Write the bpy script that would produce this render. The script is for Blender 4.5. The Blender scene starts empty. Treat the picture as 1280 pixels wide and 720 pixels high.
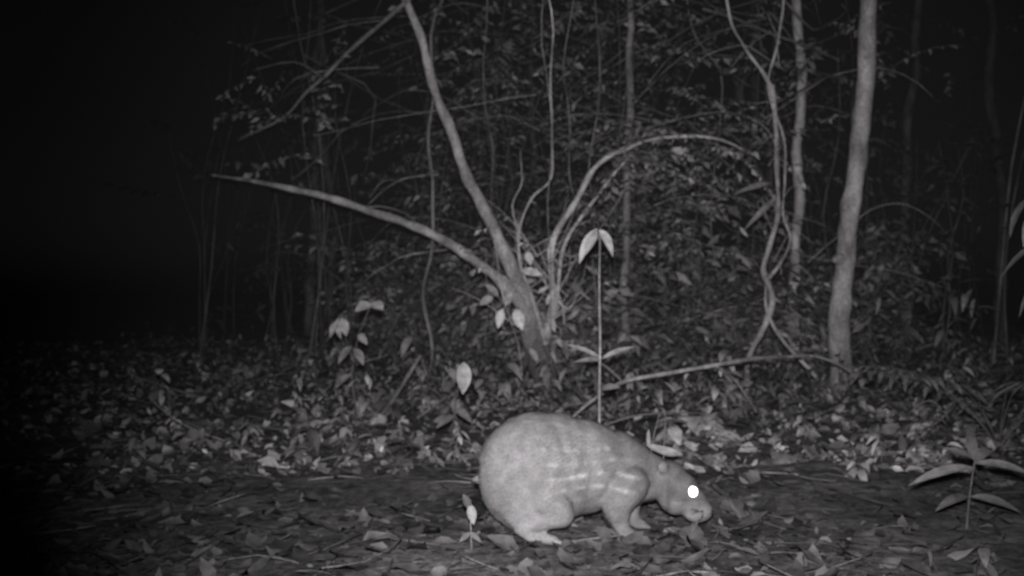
import bpy, bmesh, math, random
from mathutils import Vector, Matrix, noise
R = random.Random(11)
scene = bpy.context.scene
V = Vector

# ------------------------------------------------------------------ ground height
def gz(x, y):
    h = 0.05*noise.noise(V((x*0.45, y*0.45, 3.1))) + 0.03*noise.noise(V((x*1.7, y*1.7, 7.7)))
    d = math.hypot(x-0.2, y-2.9)
    h *= min(1.0, max(0.15, (d-0.3)/1.2))
    far = max(0.0, y-10.0)
    return h + 0.010*far

# ------------------------------------------------------------------ materials
def newmat(name):
    m = bpy.data.materials.new(name); m.use_nodes = True
    nt = m.node_tree
    b = nt.nodes["Principled BSDF"]
    return m, nt, b
def node(nt, t, **kw):
    n = nt.nodes.new(t)
    for k, v in kw.items(): setattr(n, k, v)
    return n
def ramp(nt, stops):
    r = nt.nodes.new("ShaderNodeValToRGB")
    e = r.color_ramp.elements
    while len(e) < len(stops): e.new(0.5)
    for el, (p, c) in zip(e, stops):
        el.position = p; el.color = (c, c, c, 1)
    return r
def noise_tex(nt, scale, detail=4, rough=0.6, vec=None):
    n = nt.nodes.new("ShaderNodeTexNoise")
    n.inputs["Scale"].default_value = scale
    n.inputs["Detail"].default_value = detail
    n.inputs["Roughness"].default_value = rough
    if vec is not None: nt.links.new(vec, n.inputs["Vector"])
    return n
def mult(nt, a, b):
    m = nt.nodes.new("ShaderNodeMath"); m.operation = 'MULTIPLY'
    nt.links.new(a, m.inputs[0])
    if isinstance(b, float): m.inputs[1].default_value = b
    else: nt.links.new(b, m.inputs[1])
    return m.outputs[0]

def mat_soil():
    m, nt, b = newmat("soil")
    tc = node(nt, "ShaderNodeTexCoord")
    n1 = noise_tex(nt, 2.6, 6, 0.65, tc.outputs["Object"])
    n2 = noise_tex(nt, 24, 5, 0.75, tc.outputs["Object"])
    r1 = ramp(nt, [(0.35, 0.06), (0.7, 0.26)])
    r2 = ramp(nt, [(0.35, 0.3), (0.7, 1.5)])
    nt.links.new(n1.outputs["Fac"], r1.inputs[0]); nt.links.new(n2.outputs["Fac"], r2.inputs[0])
    nt.links.new(mult(nt, r1.outputs[0], r2.outputs[0]), b.inputs["Base Color"])
    bp = node(nt, "ShaderNodeBump"); bp.inputs["Strength"].default_value = 0.9; bp.inputs["Distance"].default_value = 0.03
    nt.links.new(n2.outputs["Fac"], bp.inputs["Height"]); nt.links.new(bp.outputs[0], b.inputs["Normal"])
    b.inputs["Roughness"].default_value = 0.95
    b.inputs["Specular IOR Level"].default_value = 0.1
    return m
def mat_bark():
    m, nt, b = newmat("bark")
    tc = node(nt, "ShaderNodeTexCoord")
    at = node(nt, "ShaderNodeAttribute", attribute_name="lf")
    sp = node(nt, "ShaderNodeSeparateColor"); nt.links.new(at.outputs["Color"], sp.inputs[0])
    mp = node(nt, "ShaderNodeMapping"); mp.inputs["Scale"].default_value = (1, 1, 0.45)
    nt.links.new(tc.outputs["Object"], mp.inputs[0])
    n1 = noise_tex(nt, 9, 6, 0.65, mp.outputs[0])
    n2 = noise_tex(nt, 55, 4, 0.7, tc.outputs["Object"])
    r1 = ramp(nt, [(0.30, 0.35), (0.5, 0.85), (0.66, 1.45)])
    r2 = ramp(nt, [(0.3, 0.55), (0.7, 1.25)])
    nt.links.new(n1.outputs["Fac"], r1.inputs[0]); nt.links.new(n2.outputs["Fac"], r2.inputs[0])
    c = mult(nt, sp.outputs[0], mult(nt, r1.outputs[0], r2.outputs[0]))
    nt.links.new(c, b.inputs["Base Color"])
    bp = node(nt, "ShaderNodeBump"); bp.inputs["Strength"].default_value = 0.7; bp.inputs["Distance"].default_value = 0.012
    nt.links.new(n2.outputs["Fac"], bp.inputs["Height"]); nt.links.new(bp.outputs[0], b.inputs["Normal"])
    b.inputs["Roughness"].default_value = 0.85
    b.inputs["Specular IOR Level"].default_value = 0.2
    return m
def mat_leaf(name, rough, spec, vein):
    m, nt, b = newmat(name)
    tc = node(nt, "ShaderNodeTexCoord")
    at = node(nt, "ShaderNodeAttribute", attribute_name="lf")
    sp = node(nt, "ShaderNodeSeparateColor"); nt.links.new(at.outputs["Color"], sp.inputs[0])
    n1 = noise_tex(nt, 30, 4, 0.6, tc.outputs["Object"])
    r1 = ramp(nt, [(0.3, 0.55), (0.7, 1.3)])
    nt.links.new(n1.outputs["Fac"], r1.inputs[0])
    c = mult(nt, sp.outputs[0], r1.outputs[0])
    if vein:
        a = node(nt, "ShaderNodeMath", operation='MULTIPLY_ADD'); nt.links.new(sp.outputs[1], a.inputs[0]); a.inputs[1].default_value = -0.22
        nt.links.new(sp.outputs[2], a.inputs[2])
        s = node(nt, "ShaderNodeMath", operation='MULTIPLY'); nt.links.new(a.outputs[0], s.inputs[0]); s.inputs[1].default_value = 55.0
        sn = node(nt, "ShaderNodeMath", operation='SINE'); nt.links.new(s.outputs[0], sn.inputs[0])
        rr = ramp(nt, [(0.0, 0.92), (0.8, 0.95), (1.0, 1.15)])
        nt.links.new(sn.outputs[0], rr.inputs[0])
        mr = ramp(nt, [(0.0, 1.35), (0.10, 1.0)]); nt.links.new(sp.outputs[1], mr.inputs[0])
        c = mult(nt, c, mult(nt, rr.outputs[0], mr.outputs[0]))
    nt.links.new(c, b.inputs["Base Color"])
    b.inputs["Roughness"].default_value = rough
    b.inputs["Specular IOR Level"].default_value = spec
    return m
M_SOIL = mat_soil(); M_BARK = mat_bark()
M_LEAF = mat_leaf("green_leaf", 0.5, 0.3, True)
M_DEAD = mat_leaf("dead_leaf_litter", 0.85, 0.1, False)
MATS = [M_BARK, M_LEAF, M_DEAD]

# ------------------------------------------------------------------ mesh builder
class B:
    def __init__(s): s.v = []; s.f = []; s.c = []; s.m = []
    def obj(s, name, mats=MATS, smooth=True):
        me = bpy.data.meshes.new(name); me.from_pydata(s.v, [], s.f)
        for m in mats: me.materials.append(m)
        me.polygons.foreach_set("material_index", s.m)
        if smooth: me.polygons.foreach_set("use_smooth", [True]*len(s.f))
        ca = me.attributes.new("lf", 'FLOAT_COLOR', 'POINT')
        flat = []
        for c in s.c: flat += (c[0], c[1], c[2], 1.0)
        ca.data.foreach_set("color", flat)
        me.update()
        o = bpy.data.objects.new(name, me); scene.collection.objects.link(o)
        return o

def smoothpath(pts, sub):
    out = []
    n = len(pts)
    if n == 2: sub = max(sub, 2)
    for i in range(n-1):
        p0 = pts[max(i-1, 0)]; p1 = pts[i]; p2 = pts[i+1]; p3 = pts[min(i+2, n-1)]
        for k in range(sub):
            t = k/sub
            out.append(tuple(0.5*((2*b)+(-a+c)*t+(2*a-5*b+4*c-d)*t*t+(-a+3*b-3*c+d)*t**3) for a, b, c, d in zip(p0, p1, p2, p3)))
    out.append(tuple(pts[-1]))
    return out
def tube(b, pts, sides=8, sub=5, shade=0.3, wob=0.0, lump=0.0, mat=0, low=None):
    """pts: (x,y,z,radius); low = darker tone at the foot of a trunk"""
    P = smoothpath(pts, sub)
    base = len(b.v); nrm = None
    L = len(P)
    for i, p in enumerate(P):
        a = V(P[max(i-1, 0)][:3]); c = V(P[min(i+1, L-1)][:3])
        t = (c-a); t = t.normalized() if t.length > 1e-9 else V((0, 0, 1))
        if nrm is None:
            nrm = t.orthogonal().normalized()
        nrm = (nrm - t*nrm.dot(t)); nrm = nrm.normalized() if nrm.length > 1e-6 else t.orthogonal().normalized()
        bi = t.cross(nrm)
        q = V(p[:3]); r = max(p[3], 0.0008)
        if wob: q = q + V((noise.noise(q*2.3), noise.noise(q*2.3+V((9, 2, 4))), 0))*wob
        sh = shade
        if low is not None:  # bark tone darkens toward the foot
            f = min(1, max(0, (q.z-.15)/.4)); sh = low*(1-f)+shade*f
        for k in range(sides):
            an = 2*math.pi*k/sides
            d = nrm*math.cos(an)+bi*math.sin(an)
            rr = r*(1+lump*noise.noise((q+d*r)*9.0)) if lump else r
            b.v.append(tuple(q+d*rr)); b.c.append((sh, 0.5, 0.5))
    for i in range(L-1):
        for k in range(sides):
            a0 = base+i*sides+k; a1 = base+i*sides+(k+1) % sides
            b.f.append((a0, a1, a1+sides, a0+sides)); b.m.append(mat)
    b.f.append(tuple(base+(L-1)*sides+k for k in range(sides))); b.m.append(mat)

def leaf(b, p, d, n, L, W, shade, bend=0.3, fold=0.25, seg=5, mat=1, wave=0.0):
    d = V(d).normalized(); n = V(n); n = n-d*n.dot(d)
    n = n.normalized() if n.length > 1e-6 else d.orthogonal().normalized()
    s = d.cross(n); p = V(p); base = len(b.v)
    for i in range(seg+1):
        t = i/seg
        w = W*0.5*max(0.03, math.sin(math.pi*min(1, t)**0.85)**0.85 if 0 < t < 1 else 0.03)
        c = p+d*(L*(t-0.12*abs(bend)*t*t))-n*(bend*L*t*t)
        wv = wave*math.sin(t*9+shade*40)*W
        b.v.append(tuple(c+s*w+n*(fold*w+wv))); b.v.append(tuple(c)); b.v.append(tuple(c-s*w+n*(fold*w-wv)))
        b.c += [(shade, 1, t), (shade, 0, t), (shade, 1, t)]
    for i in range(seg):
        a = base+i*3
        b.f.append((a, a+1, a+4, a+3)); b.f.append((a+1, a+2, a+5, a+4)); b.m += [mat, mat]
def leafto(b, p0, p1, W, shade, n=(0, -1, 0.4), **kw):
    d = V(p1)-V(p0); leaf(b, p0, d, n, d.length, W, shade, **kw)
def qleaf(b, p, d, n, L, W, shade, mat=1):
    s = d.cross(n); base = len(b.v)
    m = p+d*(L*0.45)
    b.v += [tuple(p), tuple(m+s*(W*0.5)+n*(W*0.12)), tuple(p+d*L-n*(L*0.15)), tuple(m-s*(W*0.5)+n*(W*0.12))]
    b.c += [(shade, 0, 0), (shade, 1, .5), (shade, 0, 1), (shade, 1, .5)]
    b.f += [(base, base+1, base+2), (base, base+2, base+3)]; b.m += [mat, mat]
def rv(): return V((R.gauss(0, 1), R.gauss(0, 1), R.gauss(0, 1))).normalized()

def spray(b, p, d, L, leafL, shade, droop=0.5, twig=0.004, step=None):
    p = V(p); d = V(d).normalized(); step = step or leafL*0.55
    n = max(3, int(L/step)); pts = [(p.x, p.y, p.z, twig)]; q = p.copy(); side = 1
    for i in range(n):
        d = (d+V((0, 0, -droop/n))+rv()*0.12).normalized()
        q = q+d*step
        pts.append((q.x, q.y, q.z, twig*(1-0.7*i/n)))
        s = d.cross(V((0, 0, 1)));
        if s.length < 1e-3: s = V((1, 0, 0))
        s.normalize(); side = -side
        ld = (d*0.5+s*side*0.9+V((0, 0, -0.35))+rv()*0.45).normalized()
        nn = (V((0, 0, 1))+rv()*0.9); nn = (nn-ld*nn.dot(ld)).normalized()
        l = leafL*R.uniform(0.5, 1.3)
        qleaf(b, q, ld, nn, l, l*R.uniform(0.32, 0.55), shade*R.uniform(0.4, 1.6))
    tube(b, pts[::3]+[pts[-1]] if len(pts) > 5 else pts, 3, 1, shade*0.6)

# ------------------------------------------------------------------ ground
xs = [-120, -80, -50, -30, -20, -15, -12]+[-10+i*0.16 for i in range(126)]+[12, 15, 20, 30, 50, 80, 120]
ys = [-60, -30, -12, -6, -3, -1, 0]+[0.6+i*0.12 for i in range(130)]+[18, 20, 24, 30, 45, 70, 120, 180]
b = B()
for y in ys:
    for x in xs:
        b.v.append((x, y, gz(x, y) if abs(x) < 20 and y < 30 else 0.2)); b.c.append((.1, 0, 0))
nx = len(xs)
for j in range(len(ys)-1):
    for i in range(nx-1):
        a = j*nx+i; b.f.append((a, a+1, a+nx+1, a+nx)); b.m.append(0)
b.obj("ground", [M_SOIL])

# ------------------------------------------------------------------ leaf litter
b = B()
for i in range(30000):
    y = 1.5+11.0*R.random()**1.25; x = R.uniform(-0.54, 0.56)*y+R.uniform(-.4, .4)
    cl = noise.noise(V((x*1.3, y*1.3, 0)))
    if R.random() > (0.6 if y < 3.8 else .75)+1.2*cl: continue
    L = R.choice([.02, .025, .035, .04, .05, .06, .075])*R.uniform(.8, 1.25)
    a = R.uniform(0, 2*math.pi)
    k = .6 if y > 3.8 else .2
    d = V((math.cos(a), math.sin(a), R.uniform(-.2, k)))
    n = V((R.gauss(0, k), R.gauss(-.15, k), 1))
    sh = R.choice([.05, .07, .09, .12, .15, .18, .22])*R.uniform(.8, 1.2)
    if y > 3.8:
        sh *= 1.5
        if R.random() < 0.10: sh = R.uniform(.35, .65)
    else: sh *= .7
    leaf(b, (x, y, gz(x, y)+R.uniform(-.006, 0.01)), d, n, L, L*R.uniform(.35, .75), sh, bend=R.uniform(-.5, .5), fold=R.uniform(-.3, .6), seg=3, mat=2, wave=R.uniform(0, .15))
for i in range(1300):
    y = 1.6+11*R.random()**1.1; x = R.uniform(-0.6, 0.6)*y
    a = R.uniform(0, math.pi); L = R.uniform(.05, .25); r = R.uniform(.001, .0035)
    z = gz(x, y)+R.uniform(.0, .015); dx, dy = math.cos(a)*L/2, math.sin(a)*L/2
    tube(b, [(x-dx, y-dy, z+R.uniform(-.01, .02), r), (x+R.uniform(-.02, .02), y, z+R.uniform(0, .015), r), (x+dx, y+dy, z+R.uniform(-.01, .03), r*.6)], 4, 2, R.uniform(.05, .2))
b.obj("leaf_litter")

# ------------------------------------------------------------------ seedling undergrowth
def seedling(b, x, y, h, nl, L, W, shade, spread=1.0):
    z0 = gz(x, y); lx, ly = R.uniform(-.35, .35)*h, R.uniform(-.35, .35)*h
    pts = [(x, y, z0-.02, .002), (x+lx*.3, y+ly*.3, z0+h*.5, .0018), (x+lx, y+ly, z0+h, .001)]
    tube(b, pts, 4, 3, shade*.35)
    a = R.uniform(0, 6.28)
    for k in range(nl):
        t = 1-(k/nl)*.8
        a += 2.4+R.uniform(-.4, .4)
        q = V((x+lx*t, y+ly*t, z0+h*t))
        d = V((math.cos(a)*spread, math.sin(a)*spread, R.uniform(-.7, .5)))
        l = L*R.uniform(.5, 1.2)
        leaf(b, q, d, V((0, 0, 1))+rv()*.4, l, l*W*R.uniform(.8, 1.2), shade*R.uniform(.5, 1.3), bend=R.uniform(.1, .8), fold=R.uniform(0, .4), seg=4)
b = B()
for i in range(900):
    y = 3.7+8.0*R.random()**.95; x = R.uniform(-.36, .52)*y
    if x < -0.2*y and R.random() < .45: continue
    if abs(x-0.13*y) < .16*y and y < 4.3: continue
    hh = .13 if y < 5 else .26
    seedling(b, x, y, R.uniform(.03, hh), R.randint(4, 9), R.uniform(.03, .09), R.uniform(.3, .6), R.choice([.1, .15, .2, .28, .38, .5]))
for i in range(80):      # taller, strap-leaved plants behind the tree
    y = R.uniform(7.5, 11); x = R.uniform(-1.2, 3.6)
    seedling(b, x, y, R.uniform(.3, .95), R.randint(6, 12), R.uniform(.12, .28), R.uniform(.18, .32), R.uniform(.12, .4))
for i in range(70):      # plants crowding the foot of the tree
    y = R.uniform(5.2, 6.7); x = R.uniform(-.8, 1.4)
    seedling(b, x, y, R.uniform(.1, .42), R.randint(6, 12), R.uniform(.04, .11), R.uniform(.3, .55), R.uniform(.12, .45))
for i in range(8):
    y = R.uniform(2.4, 3.4); x = R.choice([-1, 1])*R.uniform(.3, .5)*y+.15
    seedling(b, x, y, R.uniform(.03, .08), R.randint(3, 6), R.uniform(.03, .06), .4, R.uniform(.06, .12))
b.obj("seedling_undergrowth")

# ------------------------------------------------------------------ understory foliage (shrub mass behind)
b = B()
def shrub(b, x, y, H, ns, shade, leafL, bushy):
    z0 = gz(x, y)
    for s in range(ns):
        a = R.uniform(0, 6.28); lean = R.uniform(.05, .7)*H*.5
        pts = []; r0 = R.uniform(.004, .014)
        for k in range(5):
            t = k/4
            pts.append((x+math.cos(a)*lean*t*t+R.uniform(-.09, .09), y+math.sin(a)*lean*t*t+R.uniform(-.09, .09), z0-.03+H*t, r0*(1-.7*t)))
        tube(b, pts, 5, 3, R.uniform(.08, .25))
        P = smoothpath(pts, 5)
        for q in P[4:]:
            cl = noise.noise(V((q[0]*.9, q[1]*.6, q[2]*.9)))
            if R.random() < bushy*(1+1.6*cl):
                aa = R.uniform(0, 6.28)
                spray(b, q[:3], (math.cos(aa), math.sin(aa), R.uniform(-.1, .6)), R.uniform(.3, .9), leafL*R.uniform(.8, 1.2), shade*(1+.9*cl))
for i in range(56):
    y = R.uniform(8.4, 15); x = R.uniform(-.32, .42)*y+.2
    central = math.exp(-((x/y-.08)/.17)**2)  # centre weight: denser shrubs, and beam brightness put into the leaf tone
    shrub(b, x, y, R.uniform(1.4, 4.2), R.randint(2, 3), .06+.28*central*R.uniform(.5, 1.3), R.uniform(.05, .12), .2+.5*central)
for i in range(36):      # low bushes
    y = R.uniform(8.0, 13); x = R.uniform(-.22, .33)*y+.5
    shrub(b, x, y, R.uniform(.5, 1.2), R.randint(3, 5), R.uniform(.12, .38), R.uniform(.06, .13), .5)
b.obj("understory_foliage")

# hanging canopy sprays high above, and bare twig tangle
b = B()
for i in range(190):
    y = R.uniform(7.4, 13); x = R.gauss(.10, .11)*y; z = .65+y*R.uniform(.06, .30)
    cl = noise.noise(V((x*.9, y*.6, z*.9+4)))
    if cl < -.1: continue
    spray(b, (x, y, z), (R.uniform(-1, 1), R.uniform(-1, 1), .1), R.uniform(.4, 1.1), R.uniform(.05, .1), R.uniform(.1, .36))
for i in range(80):
    y = R.uniform(6.9, 11); x = R.gauss(.08, .12)*y; z = .65+y*R.uniform(-.02, .25); s = R.choice([-1, 1]); l = R.uniform(.4, 1.6); up = R.uniform(-.6, .6)
    r = R.uniform(.002, .006)
    tube(b, [(x, y, z, r), (x+s*l*.35, y+R.uniform(-.2, .2), z+up*l*.5+.08, r*.8), (x+s*l*.7, y+R.uniform(-.3, .3), z+up*l*.7+.05, r*.6), (x+s*l, y, z+up*l*.6-.1, r*.3)], 4, 4, R.uniform(.2, .6), wob=.12)
for i in range(14):
    y = R.uniform(7.4, 13); x = R.uniform(-.2, .35)*y; z = 2.3+R.uniform(0, 1.2)
    tube(b, [(x, y, z+.4, .012), (x+R.uniform(-1, 1), y, z, .009), (x+R.uniform(-2, 2), y+R.uniform(-1, 1), z-R.uniform(0, 1), .004)], 5, 4, .2, wob=.12)
b.obj("canopy_foliage")

# ------------------------------------------------------------------ distant slender trees
for i, (x, y, r, lean) in enumerate([(-2.55, 14, .05, .1), (-2.0, 12.5, .04, -.2), (-1.1, 13.2, .035, .15), (.35, 14.5, .05, -.1), (1.9, 13.5, .05, .1), (2.45, 12, .03, .2),
                          (3.4, 15, .06, -.1), (4.6, 13, .06, .2), (5.6, 12.5, .06, -.2), (1.25, 15, .06, .0), (7, 11, .1, .1), (-6.5, 13, .1, .1)]):
    b = B(); z0 = gz(x, y)
    tube(b, [(x, y, z0-.1, r*1.25), (x+lean*.2, y, z0+1.5, r), (x+lean, y, z0+4, r*.85), (x+lean*1.5, y, z0+8, r*.6)], 9, 7, R.uniform(.12, .24), wob=.12, lump=.25)
    for k in range(10):
        a = R.uniform(0, 6.28)
        spray(b, (x+lean*1.3, y, z0+R.uniform(5, 8)), (math.cos(a), math.sin(a), .3), 1.2, .12, .2)
    b.obj("forest_tree")

# ------------------------------------------------------------------ branching tree (centre)
b = B(); Y = 6.86
tube(b, [(.20, Y, -.12, .13), (.19, Y, .02, .09), (.165, Y, .25, .076), (.12, Y, .42, .068), (.06, Y, .60, .052), (-.03, Y-.02, .80, .044), (-.15, Y-.05, 1.05, .040),
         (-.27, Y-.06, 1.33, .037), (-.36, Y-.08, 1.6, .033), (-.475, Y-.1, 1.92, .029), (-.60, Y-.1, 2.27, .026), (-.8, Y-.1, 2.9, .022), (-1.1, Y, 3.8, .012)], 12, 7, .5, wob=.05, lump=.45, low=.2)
tube(b, [(.13, Y, .36, .045), (.06, Y-.03, .53, .042), (-.06, Y-.05, .665, .037), (-.2, Y-.06, .78, .032), (-.4, Y-.07, .93, .029), (-.7, Y-.05, 1.07, .027), (-1.1, Y, 1.2, .024),
         (-1.4, Y+.1, 1.28, .018), (-1.7, Y+.3, 1.35, .012), (-2.05, Y+.6, 1.42, .005)], 10, 7, .5, wob=.05, lump=.4)
tube(b, [(.17, Y, .2, .045), (.215, Y-.03, .4, .032), (.235, Y-.05, .55, .027), (.245, Y-.06, .75, .023), (.27, Y-.06, .95, .021), (.36, Y-.05, 1.15, .019), (.5, Y, 1.37, .018), (.7, Y+.05, 1.51, .015),
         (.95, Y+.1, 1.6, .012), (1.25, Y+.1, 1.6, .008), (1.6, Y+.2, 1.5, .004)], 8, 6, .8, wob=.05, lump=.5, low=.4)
tube(b, [(.235, Y-.06, .5, .014), (.30, Y-.09, .78, .013), (.36, Y-.1, .98, .012), (.46, Y-.1, 1.16, .011), (.58, Y-.1, 1.3, .009), (.74, Y-.05, 1.45, .006)], 7, 5, .7, wob=.06, lump=.4)
tube(b, [(.20, Y-.08, .3, .016), (.10, Y-.12, .62, .012), (.02, Y-.12, .8, .010), (.04, Y-.1, 1.0, .009), (.12, Y-.1, 1.2, .008), (.25, Y-.1, 1.38, .007), (.24, Y-.1, 1.95, .005), (.22, Y-.05, 2.7, .005)], 6, 6, .8, wob=.08, lump=.4)
tube(b, [(.05, Y-.1, .95, .007), (.0, Y-.12, 1.15, .005), (.06, Y-.12, 1.3, .004), (.03, Y-.1, 1.5, .002)], 5, 4, .7, wob=.07)
tube(b, [(.27, Y-.06, .9, .006), (.42, Y-.12, .85, .005), (.6, Y-.16, 1.1, .004), (.8, Y-.1, 1.35, .003)], 5, 4, .4, wob=.1)
tube(b, [(.24, Y-.06, .6, .008), (.33, Y-.15, .52, .007), (.40, Y-.18, .62, .005), (.47, Y-.2, .58, .003)], 5, 4, .7, wob=.05)
for k in range(34):      # thin twiggy shoots from the crotch
    x0, z0 = R.uniform(-.05, .32), R.uniform(.3, .9); a = R.uniform(-1.3, 1.3); l = R.uniform(.2, .6)
    p1 = (x0+math.sin(a)*l*.5+R.uniform(-.06, .06), Y-.12, z0+math.cos(a)*l*.5); p2 = (x0+math.sin(a)*l, Y-R.uniform(0, .3), z0+math.cos(a)*l)
    tube(b, [(x0, Y-.04, z0, .005), (*p1, .0035), (*p2, .0015)], 4, 4, R.uniform(.4, .8), wob=.08)
    if R.random() < .6: spray(b, p2, (math.sin(a), -.3, .2), .15, .05, .55, twig=.0015)
tube(b, [(.2, Y-.05, .3, .02), (.3, Y-.15, .12, .016), (.42, Y-.3, 0, .012)], 6, 4, .2)
tube(b, [(.12, Y, .25, .03), (.0, Y-.15, .08, .02), (-.15, Y-.3, -.03, .015)], 6, 4, .15)
for k in range(40):
    q = R.choice([(.95, Y+.1, 1.6), (1.25, Y+.1, 1.58), (.6, Y, 1.45), (.7, Y, 1.5), (.74, Y, 1.45), (1.5, Y+.1, 1.52), (.4, Y, 1.2)])
    spray(b, q, (R.uniform(-.6, 1), R.uniform(-.6, .4), R.uniform(-.3, .9)), R.uniform(.25, .6), .06, R.uniform(.15, .45))
for k in range(26):
    spray(b, (-.9+R.uniform(-.5, .4), Y, R.uniform(3, 3.8)), (R.uniform(-1, 1), R.uniform(-1, 1), .3), .8, .09, .25)
b.obj("branching_tree")

# dead bough caught high up on the left
b = B()
tube(b, [(-.15, 6.75, 2.75, .018), (-.55, 6.72, 2.46, .016), (-.85, 6.78, 2.26, .014), (-1.2, 6.9, 1.98, .012), (-1.5, 7.0, 1.76, .008), (-1.75, 7.1, 1.6, .005)], 8, 6, .24, wob=.1, lump=.4)
tube(b, [(-1.2, 6.9, 1.98, .007), (-1.35, 6.8, 2.05, .005), (-1.6, 6.8, 2.0, .003)], 5, 4, .2)
for k in range(16):
    spray(b, (R.uniform(-1.7, -1), 6.9, R.uniform(1.7, 2.1)), (R.uniform(-1, .5), R.uniform(-.5, .5), R.uniform(-.2, .5)), .35, .06, .2)
b.obj("hanging_dead_branch")

# climbing plant with bright leaves on the tree base
b = B()
tube(b, [(.07, 6.45, -.02, .006), (.04, 6.42, .3, .005), (-.02, 6.4, .52, .004), (.06, 6.42, .72, .003), (.10, 6.45, .85, .003)], 5, 5, .4)
for p0, p1, W, sh in [((-.055, 6.36, .53), (-.085, 6.33, .42), .055, .8), ((.02, 6.36, .53), (.06, 6.32, .41), .07, .8), ((.05, 6.38, .75), (.18, 6.34, .74), .055, .8),
                      ((.09, 6.38, .86), (.11, 6.34, .79), .05, .75), ((-.08, 6.38, .60), (-.15, 6.35, .68), .05, .45), ((-.11, 6.38, .60), (-.19, 6.35, .56), .05, .45),
                      ((.0, 6.38, .62), (-.04, 6.35, .55), .05, .5), ((.2, 6.4, .55), (.24, 6.36, .64), .03, .65), ((.22, 6.4, .48), (.25, 6.36, .40), .04, .55),
                      ((.15, 6.4, .62), (.21, 6.36, .66), .03, .65), ((.1, 6.4, .3), (.16, 6.36, .22), .04, .4), ((.25, 6.4, .35), (.33, 6.36, .30), .04, .45)]:
    leafto(b, p0, p1, W, sh, n=(.15+R.uniform(-.3, .3), -1, .5), bend=R.uniform(.1, .35))
tube(b, [(-.02, 6.4, .52, .003), (-.08, 6.38, .60, .003), (-.12, 6.38, .61, .002)], 4, 3, .4)
tube(b, [(.1, 6.43, .3, .004), (.2, 6.4, .48, .003), (.22, 6.4, .56, .002)], 4, 3, .4)
b.obj("climbing_plant")

# ------------------------------------------------------------------ right tree + second tree
b = B(); Y = 6.86
tube(b, [(2.06, Y, -.2, .13), (2.06, Y, -.05, .095), (2.055, Y, .1, .077), (2.045, Y, .3, .068), (2.06, Y, .6, .064), (2.09, Y, .83, .062), (2.13, Y, 1.15, .061), (2.17, Y, 1.5, .058), (2.205, Y, 1.9, .056),
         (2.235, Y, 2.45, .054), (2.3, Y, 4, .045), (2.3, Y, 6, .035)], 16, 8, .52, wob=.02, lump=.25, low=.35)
tube(b, [(2.07, Y, .83, .05), (2.03, Y-.03, .825, .04), (2.0, Y-.05, .825, .022), (1.985, Y-.055, .825, .008)], 8, 3, .5, lump=.3)
for a in (.4, 1.6, 2.9, 4.0, 5.2):
    tube(b, [(2.06+.03*math.cos(a), Y+.03*math.sin(a), .08, .035), (2.06+.12*math.cos(a), Y+.12*math.sin(a), -.02, .03), (2.06+.28*math.cos(a), Y+.28*math.sin(a), -.08, .015)], 6, 4, .25)
for k in range(24):
    a = R.uniform(0, 6.28); spray(b, (2.3, Y, R.uniform(4, 6)), (math.cos(a), math.sin(a), .3), 1.0, .1, .2)
b.obj("smooth_bark_tree")

b = B(); Y = 9.0
tube(b, [(2.29, Y, -.2, .06), (2.29, Y, .05, .048), (2.30, Y, .5, .043), (2.31, Y, .9, .041), (2.35, Y, 1.6, .041), (2.36, Y, 2.3, .04), (2.35, Y, 3, .038), (2.45, Y, 5.5, .03)], 12, 9, .75, wob=.05, lump=.3)
for k in range(16):
    a = R.uniform(0, 6.28); spray(b, (2.4, Y, R.uniform(4, 5.4)), (math.cos(a), math.sin(a), .3), 1.0, .1, .2)
b.obj("slender_tree")
b = B(); Y = 8.23
tube(b, [(.85, Y, -.1, .04), (.85, Y, .3, .034), (.86, Y, 1.0, .03), (.87, Y, 1.8, .028), (.89, Y, 2.6, .026), (.85, Y, 4.5, .018)], 9, 8, .36, wob=.06, lump=.3)
for k in range(14):
    a = R.uniform(0, 6.28); spray(b, (.87, Y, R.uniform(2.2, 4.5)), (math.cos(a), math.sin(a), .3), .7, .09, .2)
b.obj("slender_tree")
b = B(); Y = 7.3
tube(b, [(-.52, Y, -.1, .014), (-.53, Y, .5, .013), (-.50, Y, 1.2, .012), (-.52, Y, 1.9, .011), (-.44, Y, 2.8, .010), (-.4, Y, 4, .006)], 6, 8, .28, wob=.12, lump=.4)
for k in range(8):
    a = R.uniform(0, 6.28); spray(b, (-.5, Y, R.uniform(.9, 3.5)), (math.cos(a), math.sin(a), .3), .4, .07, .22)
b.obj("slender_sapling")

# ------------------------------------------------------------------ lianas
b = B(); Y = 6.6
tube(b, [(1.30, Y, 3.2, .008), (1.27, Y, 2.4, .008), (1.40, Y, 2.1, .009), (1.56, Y, 1.87, .012), (1.585, Y, 1.6, .015), (1.60, Y, 1.3, .015), (1.62, Y, 1.08, .014), (1.55, Y-.05, .88, .016), (1.50, Y-.06, .75, .018),
         (1.545, Y-.03, .6, .019), (1.53, Y, .48, .018), (1.44, Y-.1, .28, .015), (1.33, Y-.3, .05, .012), (1.28, Y-.4, -.05, .01)], 8, 7, .55, wob=.05, lump=.5)
tube(b, [(1.63, Y, 3.2, .006), (1.6, Y, 2.2, .007), (1.55, Y, 1.85, .007), (1.63, Y-.03, 1.5, .007), (1.64, Y-.04, 1.12, .008), (1.68, Y-.04, .95, .008), (1.60, Y-.07, .8, .010), (1.52, Y-.02, .68, .010), (1.51, Y-.06, .52, .011), (1.6, Y-.1, .34, .011),
         (1.76, Y-.15, .14, .009), (1.85, Y-.2, -.02, .007)], 7, 7, .55, wob=.05, lump=.5)
tube(b, [(1.56, Y, 1.87, .02), (1.57, Y, 1.80, .024), (1.58, Y, 1.74, .012)], 7, 3, .5, lump=.4)
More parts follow.
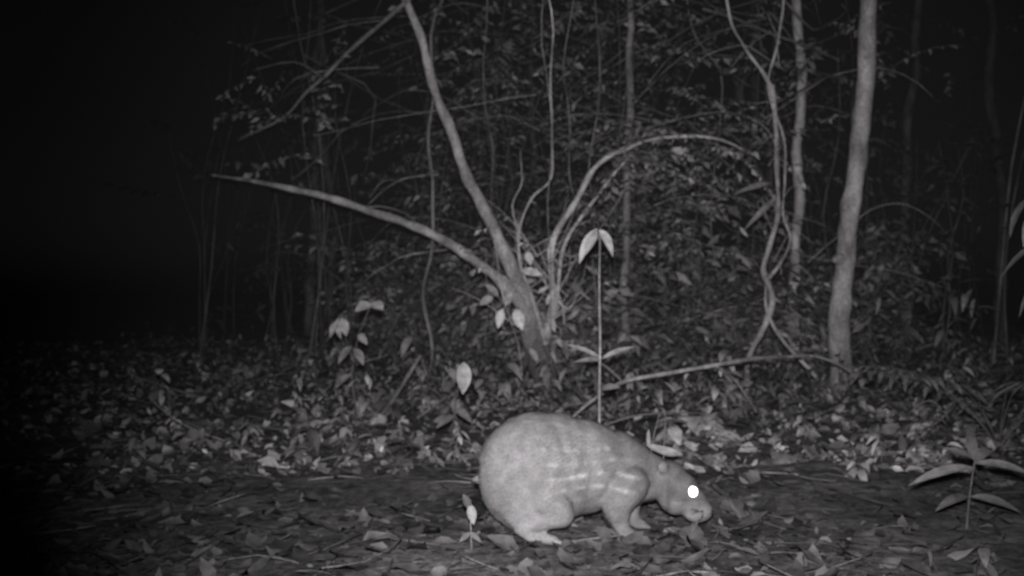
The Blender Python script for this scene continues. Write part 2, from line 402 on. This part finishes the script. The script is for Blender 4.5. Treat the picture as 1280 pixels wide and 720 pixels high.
for k in range(12):
    x0, z0 = 1.58+R.uniform(-.04, .05), R.uniform(.7, 2.2); l = R.uniform(.15, .45)
    tube(b, [(x0, Y, z0, .004), (x0+R.uniform(-.5, .5)*l, Y-.1, z0+.5*l, .003), (x0+R.uniform(-1, 1)*l, Y-.15, z0+R.uniform(-.3, .8)*l, .0015)], 4, 4, .4, wob=.06)
for p0, p1 in [((1.6, Y, 1.2), (1.4, Y-.1, 1.05)), ((1.56, Y, 1.28), (1.36, Y-.1, 1.26))]:
    leafto(b, p0, p1, .035, .22, bend=.5)
b.obj("liana")
b = B()
for pts in ([(.24, 6.2, 4, .003), (.215, 6.2, 2.2, .003), (.21, 6.2, 1.0, .003), (.2, 6.2, .2, .003), (.2, 6.2, -.05, .003)],
            [(.36, 6.5, 4, .003), (.35, 6.5, 2.4, .003), (.34, 6.5, 1.5, .003), (.37, 6.5, 1.2, .002)],
            [(.62, 7.6, 4, .004), (.6, 7.6, 2.4, .004), (.55, 7.6, 1.2, .004), (.6, 7.6, 0, .004)],
            [(1.4, 8.5, 4.2, .006), (1.36, 8.5, 2.9, .006), (1.6, 8.5, 2.2, .005), (1.55, 8.5, 1.2, .005), (1.7, 8.5, -.1, .005)],
            [(-.1, 8.5, 4.2, .005), (-.2, 8.5, 2.2, .005), (-.15, 8.5, 1.2, .004), (-.2, 8.5, -.1, .004)]):
    tube(b, pts, 5, 8, .4, wob=.06)
b.obj("hanging_vine")

# ------------------------------------------------------------------ broadleaf sapling behind the animal
b = B(); Y = 4.116
tube(b, [(.338, Y, -.03, .005), (.334, Y, .15, .0045), (.338, Y, .44, .004), (.331, Y, .65, .0032), (.328, Y, .84, .0025), (.322, Y, .87, .002)], 7, 6, .38, wob=.018)
for p0, p1, W, sh, bd in [((.318, Y, .872), (.235, Y-.05, .765), .042, .48, .35), ((.318, Y, .87), (.275, Y-.09, .79), .03, .32, .3), ((.325, Y, .87), (.392, Y-.05, .80), .040, .48, .5), ((.32, Y, .87), (.35, Y+.09, .85), .04, .2, .3),
                      ((.336, Y, .385), (.215, Y-.03, .46), .020, .28, .3), ((.336, Y, .385), (.445, Y-.03, .45), .020, .32, .35), ((.336, Y, .38), (.24, Y-.06, .395), .02, .2, .3),
                      ((.335, Y, .27), (.38, Y-.06, .30), .03, .22, .4)]:
    leafto(b, p0, p1, W, sh, bend=bd, n=(R.uniform(-.3, .3), -.8, .6), seg=7)
b.obj("broadleaf_sapling")

# left sapling with drooping leaves
b = B(); Y = 5.49
tube(b, [(-.78, Y, -.03, .005), (-.80, Y, .2, .004), (-.76, Y, .42, .003), (-.70, Y, .57, .002)], 6, 5, .15, wob=.03)
tube(b, [(-.79, Y, .28, .003), (-.84, Y, .42, .002), (-.86, Y, .50, .002)], 5, 4, .15)
for p0, p1, W, sh in [((-.70, Y, .57), (-.78, Y-.05, .55), .07, .5), ((-.70, Y, .575), (-.64, Y-.05, .55), .07, .45), ((-.70, Y, .57), (-.68, Y-.08, .62), .05, .35),
                      ((-.86, Y, .49), (-.92, Y-.04, .42), .05, .42), ((-.85, Y, .50), (-.82, Y-.05, .42), .05, .42), ((-.87, Y, .50), (-.87, Y-.05, .41), .04, .36),
                      ((-.80, Y, .36), (-.88, Y-.04, .29), .05, .3), ((-.79, Y, .35), (-.73, Y-.05, .28), .05, .3), ((-.77, Y, .42), (-.72, Y-.04, .38), .04, .3), ((-.8, Y, .22), (-.9, Y-.05, .17), .05, .25)]:
    leafto(b, p0, p1, W, sh, bend=R.uniform(.1, .5), n=(R.uniform(-.4, .4), -.7, .8))
b.obj("drooping_sapling")

# single hanging leaf seedling
b = B(); Y = 4.1
tube(b, [(-.24, Y+.05, -.02, .002), (-.215, Y+.03, .2, .0018), (-.19, Y, .34, .0015), (-.18, Y-.01, .375, .001)], 5, 5, .12)
leafto(b, (-.18, Y-.01, .375), (-.178, Y-.05, .26), .058, .3, n=(.3, -1, .1), bend=.12, seg=8)
leafto(b, (-.215, Y+.03, .2), (-.15, Y-.03, .17), .035, .15, n=(0, -.6, .8))
leafto(b, (-.215, Y+.03, .17), (-.28, Y-.03, .15), .035, .13, n=(0, -.6, .8))
b.obj("understory_seedling")
b = B(); Y = 2.72
z = gz(-.1, Y)
tube(b, [(-.10, Y, z-.02, .0015), (-.102, Y, .06, .0012), (-.104, Y, .11, .001)], 5, 4, .2)
leafto(b, (-.104, Y, .105), (-.118, Y-.02, .14), .02, .10, bend=.2)
leafto(b, (-.104, Y, .115), (-.094, Y-.02, .068), .024, .2, bend=.1)
leafto(b, (-.102, Y, .045), (-.128, Y-.03, .03), .014, .12, bend=.2)
leafto(b, (-.102, Y, .045), (-.078, Y-.03, .03), .014, .12, bend=.2)
b.obj("understory_seedling")

# right foreground plant
b = B(); Y = 3.0
tube(b, [(1.24, Y, -.04, .004), (1.25, Y, .08, .003), (1.265, Y, .18, .002)], 6, 4, .12)
for p0, p1, W, sh in [((1.26, Y, .16), (1.08, Y-.05, .17), .035, .17), ((1.262, Y, .17), (1.40, Y-.06, .19), .04, .2), ((1.262, Y, .18), (1.19, Y-.02, .235), .03, .15), ((1.262, Y, .17), (1.36, Y+.08, .24), .03, .15),
                      ((1.25, Y, .08), (1.14, Y-.08, .10), .035, .12), ((1.25, Y, .08), (1.35, Y-.08, .09), .035, .12), ((1.262, Y, .18), (1.27, Y+.05, .27), .03, .1)]:
    leafto(b, p0, p1, W, sh, bend=.35, n=(R.uniform(-.3, .3), -.5, .9), seg=7)
b.obj("broadleaf_seedling")
b = B(); Y = 3.4
tube(b, [(1.72, Y, -.04, .01), (1.71, Y, .5, .008), (1.69, Y, .8, .005), (1.62, Y, .98, .003)], 7, 5, .12)
for k in range(9):
    zz = .70+.030*k; a = k*2.4+2
    leafto(b, (1.69-.008*k, Y, zz), (1.66+.16*math.cos(a), Y+.16*math.sin(a), zz-.05+R.uniform(-.02, .02)), .055, .15, bend=.5, n=(0, -.2, 1), seg=6)
b.obj("broadleaf_shrub")
b = B(); Y = 4.4
for k in range(9):    # fern
    a = .3+k*.7; q = V((1.95, Y, gz(1.95, Y))); d = V((math.cos(a)*.6, math.sin(a)*.6, 1.1)).normalized(); pts = [(*q, .004)]
    for i in range(14):
        d = (d+V((math.cos(a)*.02, math.sin(a)*.02, -.085))).normalized(); q = q+d*.048; pts.append((*q, .003-.00018*i))
        if i > 2:
            s = d.cross(V((0, 0, 1))).normalized(); l = .11*math.sin((i-1)/14*math.pi)+.02
            for sg in (-1, 1): leaf(b, q, s*sg+d*.4+V((0, 0, -.15))+rv()*.15, (0, 0, 1), l*R.uniform(.7, 1.1), .022, .17*R.uniform(.7, 1.3), bend=.35, seg=3)
    tube(b, pts, 4, 1, .15)
b.obj("fern")

# ------------------------------------------------------------------ fallen branches, sticks
b = B()
tube(b, [(.24, 4.6, .09, .006), (.36, 4.75, .17, .007), (.5, 4.95, .225, .009), (.69, 5.0, .265, .009), (.92, 5.05, .30, .010), (1.15, 5.2, .315, .010), (1.38, 5.4, .31, .008), (1.6, 5.6, .29, .006), (1.9, 5.8, .15, .005)], 9, 7, .4, wob=.08, lump=.45)
tube(b, [(.92, 5.05, .30, .005), (1.0, 4.95, .24, .004), (1.08, 4.85, .1, .003)], 5, 4, .2)
tube(b, [(.5, 4.95, .225, .005), (.42, 4.9, .3, .004), (.36, 4.9, .33, .002)], 5, 4, .3)
b.obj("fallen_branch")
b = B()
tube(b, [(-.68, 5.3, -.0, .010), (-.6, 5.3, .10, .011), (-.48, 5.35, .29, .009), (-.46, 5.36, .32, .007)], 8, 5, .2, wob=.05, lump=.4)
b.obj("broken_stick")
b = B()
for i in range(34):
    y = R.uniform(4, 10); x = R.uniform(-.3, .4)*y; L = R.uniform(.2, .8); a = R.uniform(-.6, .6)+R.choice([0, math.pi]); el = R.choice([.05, .1, .25, .5])
    r = R.uniform(.002, .006); z0 = gz(x, y); dx, dy, dz = math.cos(a)*math.cos(el)*L, math.sin(a)*math.cos(el)*L, math.sin(el)*L
    tube(b, [(x, y, z0, r), (x+dx*.5, y+dy*.5, z0+dz*.5+R.uniform(-.05, .08), r*.85), (x+dx, y+dy, z0+dz, r*.5)], 5, 6, R.uniform(.12, .35), wob=.08)
b.obj("fallen_twigs")

# big dead leaves on the ground
b = B()
leaf(b, (.74, 4.75, .09), (.30, -.1, .03), (-.1, -.75, 1), .22, .18, .3, bend=.6, fold=-.5, seg=9, mat=2, wave=.10)
leaf(b, (.80, 4.55, .07), (.3, -.05, .0), (.1, -.7, 1), .18, .11, .42, bend=.45, fold=-.5, seg=9, mat=2, wave=.08)
b.obj("large_dead_leaf")
b = B()
leaf(b, (.43, 3.5, .15), (.14, -.02, -.08), (.1, -.8, .7), .12, .035, .28, bend=-.45, fold=.5, seg=8, mat=2, wave=.08)
leaf(b, (.44, 3.5, .14), (-.02, -.02, .10), (-.4, -.8, .1), .06, .015, .22, bend=.3, fold=.5, seg=6, mat=2)
tube(b, [(.44, 3.5, -.01, .002), (.445, 3.5, .14, .002), (.47, 3.5, .25, .0015)], 4, 3, .25)
tube(b, [(.48, 3.52, .0, .002), (.49, 3.5, .24, .0015)], 4, 3, .25)
b.obj("curled_dead_leaf")
b = B()
leaf(b, (.93, 3.95, .02), (.2, 0, .10), (-.3, -.6, 1), .15, .08, .17, bend=.5, fold=-.4, seg=8, mat=2, wave=.06)
b.obj("large_dead_leaf")

# ------------------------------------------------------------------ PACA
PY = 2.88
bm = bmesh.new()
def ell(c, r, ry=0.0, rz=0.0, sub=3):
    mt = Matrix.Translation(V((c[0], c[1]+PY, c[2])))@Matrix.Rotation(rz, 4, 'Z')@Matrix.Rotation(ry, 4, 'Y')@Matrix.Diagonal((*r, 1))
    bmesh.ops.create_icosphere(bm, subdivisions=sub, radius=1, matrix=mt)
def limb(pts):
    for i in range(len(pts)-1):
        a, c = pts[i], pts[i+1]
        for k in range(9):
            t = k/8; ell([a[j]*(1-t)+c[j]*t for j in range(3)], [a[3]*(1-t)+c[3]*t]*3, sub=2)
ell((.055, -.015, .168), (.142, .122, .158))
ell((.11, 0, .180), (.137, .110, .143))
ell((.18, .015, .182), (.132, .099, .126), ry=.12)
ell((.26, .03, .172), (.112, .086, .102), ry=.3)
ell((.305, .03, .154), (.078, .074, .090), ry=.3)
ell((.36, .022, .150), (.064, .056, .064), ry=.25)
ell((.412, .004, .150), (.053, .046, .047), ry=.5)
ell((.437, -.006, .122), (.058, .047, .050), ry=.6)
ell((.428, -.006, .098), (.045, .044, .042), ry=.3)
ell((.470, -.018, .096), (.049, .033, .036), ry=.75)
ell((.496, -.024, .070), (.027, .025, .027), ry=.7)
ell((.474, -.022, .060), (.030, .023, .020), ry=.4)
for sy in (-1, 1):
    ell((.392, sy*.042+.004, .184), (.016, .008, .020), ry=-.4, rz=sy*-.4)     # ears
    ox = 0 if sy < 0 else .05
    ell((.055+ox*.5, sy*.066-.008, .118), (.085, .054, .10), ry=.3)
    limb([(.085+ox, sy*.08-.008, .12, .055), (.125+ox, sy*.094-.008, .078, .036), (.075+ox, sy*.096-.008, .062, .027), (.022+ox, sy*.096-.008, .046, .019), (.045+ox, sy*.096-.008, .02, .015), (.105+ox, sy*.098-.008, .014, .014)])
    for k in (-1, 0, 1): limb([(.10+ox, sy*.097+k*.009-.008, .013, .008), (.128+ox, sy*.099+k*.013-.008, .008, .005)])
    ox = 0 if sy < 0 else .04
    limb([(.305+ox, sy*.050+.02, .14, .054), (.272+ox, sy*.060+.02, .092, .040), (.280+ox, sy*.06+.02, .045, .024), (.290+ox, sy*.06+.02, .02, .018), (.312+ox, sy*.06+.02, .012, .013)])
    for k in (-1.5, -.5, .5, 1.5): limb([(.31+ox, sy*.06+k*.006+.02, .011, .006), (.332+ox, sy*.06+k*.009+.02, .006, .004)])
ell((-.088, 0, .15), (.014, .010, .012))
me = bpy.data.meshes.new("body"); bm.to_mesh(me); bm.free()
tmp = bpy.data.objects.new("tmp_body", me); scene.collection.objects.link(tmp)
md = tmp.modifiers.new("r", 'REMESH'); md.mode = 'VOXEL'; md.voxel_size = .0045
sm = tmp.modifiers.new("s", 'SMOOTH'); sm.factor = .5; sm.iterations = 8
dg = bpy.context.evaluated_depsgraph_get()
body = bpy.data.meshes.new_from_object(tmp.evaluated_get(dg))
bpy.data.objects.remove(tmp)
nv = len(body.vertices)
cos = [0.0]*(nv*3); nos = [0.0]*(nv*3)
body.vertices.foreach_get("co", cos); body.vertices.foreach_get("normal", nos)
CO = []; NO = []
for i in range(nv):      # loose skin folds and muscle relief
    c = V(cos[3*i:3*i+3]); n = V(nos[3*i:3*i+3])
    if c.x < .38: c = c+n*(.005*noise.noise(c*11)+.0022*noise.noise(c*32))
    CO.append(c); NO.append(n)
body.vertices.foreach_set("co", [k for c in CO for k in c])
body.update()
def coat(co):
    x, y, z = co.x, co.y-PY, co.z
    c = .175-.20*max(0, x-.12)+.045*noise.noise(co*9)+.045*noise.noise(co*38)  # base tone darkens from mid-body toward the head
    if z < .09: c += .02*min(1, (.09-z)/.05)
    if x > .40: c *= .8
    if x > .41 and z < .10 and y < .05: c *= 1.4
    if .0 < x < .37 and abs(y) > .02:
        for j, (z0, x0, x1, st) in enumerate([(.240, .06, .28, .45), (.208, .06, .32, .7), (.174, .08, .34, 1.0), (.140, .10, .32, 1.0), (.108, .12, .26, .35)]):
            zc = z0+.005*math.sin(x*24+j)-.10*max(0, x-.24)
            w = .0052+.003*noise.noise(V((x*40, j*5, 0)))
            if x0 < x < x1:
                on = .55+1.3*noise.noise(V((x*52, j*7.3, 1.5)))
                on = max(.0, min(1, on))*min(1, (x-x0)/.03, (x1-x)/.03)
                f = math.exp(-((z-zc)/w)**2)*on*st
                c += .16*f
    return max(.03, c)
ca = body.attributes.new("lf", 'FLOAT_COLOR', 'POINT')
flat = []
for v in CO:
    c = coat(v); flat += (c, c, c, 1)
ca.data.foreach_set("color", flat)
body.polygons.foreach_set("use_smooth", [True]*len(body.polygons))
mf, nt, bs = newmat("fur")
at = node(nt, "ShaderNodeAttribute", attribute_name="lf")
tc = node(nt, "ShaderNodeTexCoord"); n1 = noise_tex(nt, 160, 3, .6, tc.outputs["Object"]); r1 = ramp(nt, [(.3, .8), (.7, 1.15)])
nt.links.new(n1.outputs["Fac"], r1.inputs[0])
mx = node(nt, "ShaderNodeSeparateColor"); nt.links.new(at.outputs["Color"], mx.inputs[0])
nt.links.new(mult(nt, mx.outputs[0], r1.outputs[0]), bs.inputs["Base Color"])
bs.inputs["Roughness"].default_value = .8; bs.inputs["Specular IOR Level"].default_value = .12
body.materials.clear(); body.materials.append(mf)
paca = bpy.data.objects.new("paca", None); scene.collection.objects.link(paca)
ob = bpy.data.objects.new("body", body); scene.collection.objects.link(ob); ob.parent = paca
# fur
b = B(); body.calc_loop_triangles()
ntri = len(body.loop_triangles); tv = [0]*(ntri*3); body.loop_triangles.foreach_get("vertices", tv)
for i in range(50000):
    t = R.randrange(ntri)*3
    u, w = R.random(), R.random()
    if u+w > 1: u, w = 1-u, 1-w
    A, Bv, C = CO[tv[t]], CO[tv[t+1]], CO[tv[t+2]]
    p = A+(Bv-A)*u+(C-A)*w; n = NO[tv[t]]
    if p.z < .015: continue
    d = V((-1, 0, -.35)); d = d-n*d.dot(n)
    if d.length < .05: d = V((0, 0, -1))-n*V((0, 0, -1)).dot(n)
    d = (d.normalized()+n*.35+rv()*.2).normalized()
    L = R.uniform(.007, .014)*(0.5 if p.x > .38 or p.z < .05 else 1)
    s = d.cross(n).normalized()*.0006; k = len(b.v)
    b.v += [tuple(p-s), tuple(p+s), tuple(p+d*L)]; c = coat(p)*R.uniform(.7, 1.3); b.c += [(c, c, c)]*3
    b.f.append((k, k+1, k+2)); b.m.append(0)
fo = b.obj("coat_hair", [mf], smooth=False); fo.parent = paca
b = B()
for sy in (-1, 1):
    for k in range(7):
        q = V((.494, PY-.022+sy*.022, .076-.005*(k % 4)))
        tube(b, [(*q, .0006), (q.x-.01, q.y+sy*.03, q.z+.008*(k-3)*.5, .0005), (q.x-.04, q.y+sy*.055, q.z+.012*(k-3)-.01, .0003)], 3, 3, .2)
wo = b.obj("whiskers"); wo.parent = paca
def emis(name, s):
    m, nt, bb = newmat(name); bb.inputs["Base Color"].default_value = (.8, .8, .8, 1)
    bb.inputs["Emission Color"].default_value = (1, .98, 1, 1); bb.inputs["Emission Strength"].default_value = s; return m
def part(name, c, r, mat, ry=0):
    bm = bmesh.new(); bmesh.ops.create_uvsphere(bm, u_segments=24, v_segments=16, radius=1)
    bmesh.ops.transform(bm, verts=bm.verts, matrix=Matrix.Translation(V((c[0], c[1]+PY, c[2])))@Matrix.Rotation(ry, 4, 'Y')@Matrix.Diagonal((*r, 1)))
    m = bpy.data.meshes.new(name); bm.to_mesh(m); bm.free(); m.materials.append(mat)
    for p in m.polygons: p.use_smooth = True
    o = bpy.data.objects.new(name, m); scene.collection.objects.link(o); o.parent = paca
me_ = emis("eyeshine", 3.5); mdk, _, bd = newmat("dark_skin"); bd.inputs["Base Color"].default_value = (.03, .03, .03, 1); bd.inputs["Roughness"].default_value = .4  # eye emission stands in for the flash reflected back by the eyes
part("eye_near", (.467, -.045, .124), (.0125, .010, .0140), me_)
part("eye_far", (.454, .036, .123), (.0115, .008, .012), me_)
part("nose", (.514, -.029, .070), (.009, .012, .009), mdk)

# ------------------------------------------------------------------ thin scattering volume, added to lift the beam's central glow
bm = bmesh.new(); bmesh.ops.create_cube(bm, size=1)
bmesh.ops.transform(bm, verts=bm.verts, matrix=Matrix.Translation(V((0, 8.2, 2.9)))@Matrix.Diagonal((26, 10.4, 6.4, 1)))
m = bpy.data.meshes.new("glow_mist"); bm.to_mesh(m); bm.free()
mm = bpy.data.materials.new("glow_scatter"); mm.use_nodes = True; nt = mm.node_tree; nt.nodes.clear()
vs_ = nt.nodes.new("ShaderNodeVolumeScatter"); vs_.inputs["Density"].default_value = .0055; vs_.inputs["Color"].default_value = (1, 1, 1, 1)
on = nt.nodes.new("ShaderNodeOutputMaterial"); nt.links.new(vs_.outputs[0], on.inputs["Volume"])
m.materials.append(mm); mo = bpy.data.objects.new("glow_mist", m); scene.collection.objects.link(mo)

# ------------------------------------------------------------------ world, lamp, camera
w = bpy.data.worlds.new("World"); scene.world = w; w.use_nodes = True
nt = w.node_tree; bg = nt.nodes["Background"]
sky = nt.nodes.new("ShaderNodeTexSky"); sky.sky_type = 'NISHITA'; sky.sun_disc = False
sky.sun_elevation = math.radians(1); sky.sun_rotation = math.radians(180)
hs = nt.nodes.new("ShaderNodeHueSaturation"); hs.inputs["Saturation"].default_value = .06
nt.links.new(sky.outputs[0], hs.inputs["Color"]); nt.links.new(hs.outputs[0], bg.inputs[0]); bg.inputs[1].default_value = .0016

ld = bpy.data.lights.new("infrared_flash", 'SPOT'); ld.energy = 820; ld.color = (1, .955, .985)
ld.spot_size = math.radians(64); ld.spot_blend = 1.0; ld.shadow_soft_size = .03
lo = bpy.data.objects.new("infrared_flash", ld); scene.collection.objects.link(lo)
lo.location = (0.0, 0.02, .74)
lo.rotation_euler = (V((.62, 6.86, .68))-lo.location).to_track_quat('-Z', 'Y').to_euler()

cd = bpy.data.cameras.new("trail_camera"); co = bpy.data.objects.new("trail_camera", cd); scene.collection.objects.link(co)
co.location = (0, 0, .65); co.rotation_euler = (math.radians(90), 0, 0)
cd.lens = 38.6; cd.sensor_width = 36; cd.clip_start = .05; cd.clip_end = 500
cd.dof.use_dof = True; cd.dof.focus_distance = 1.0; cd.dof.aperture_fstop = 11   # cheap fixed-focus lens
scene.camera = co
scene.view_settings.view_transform = 'Standard'; scene.view_settings.look = 'None'; scene.view_settings.exposure = 0
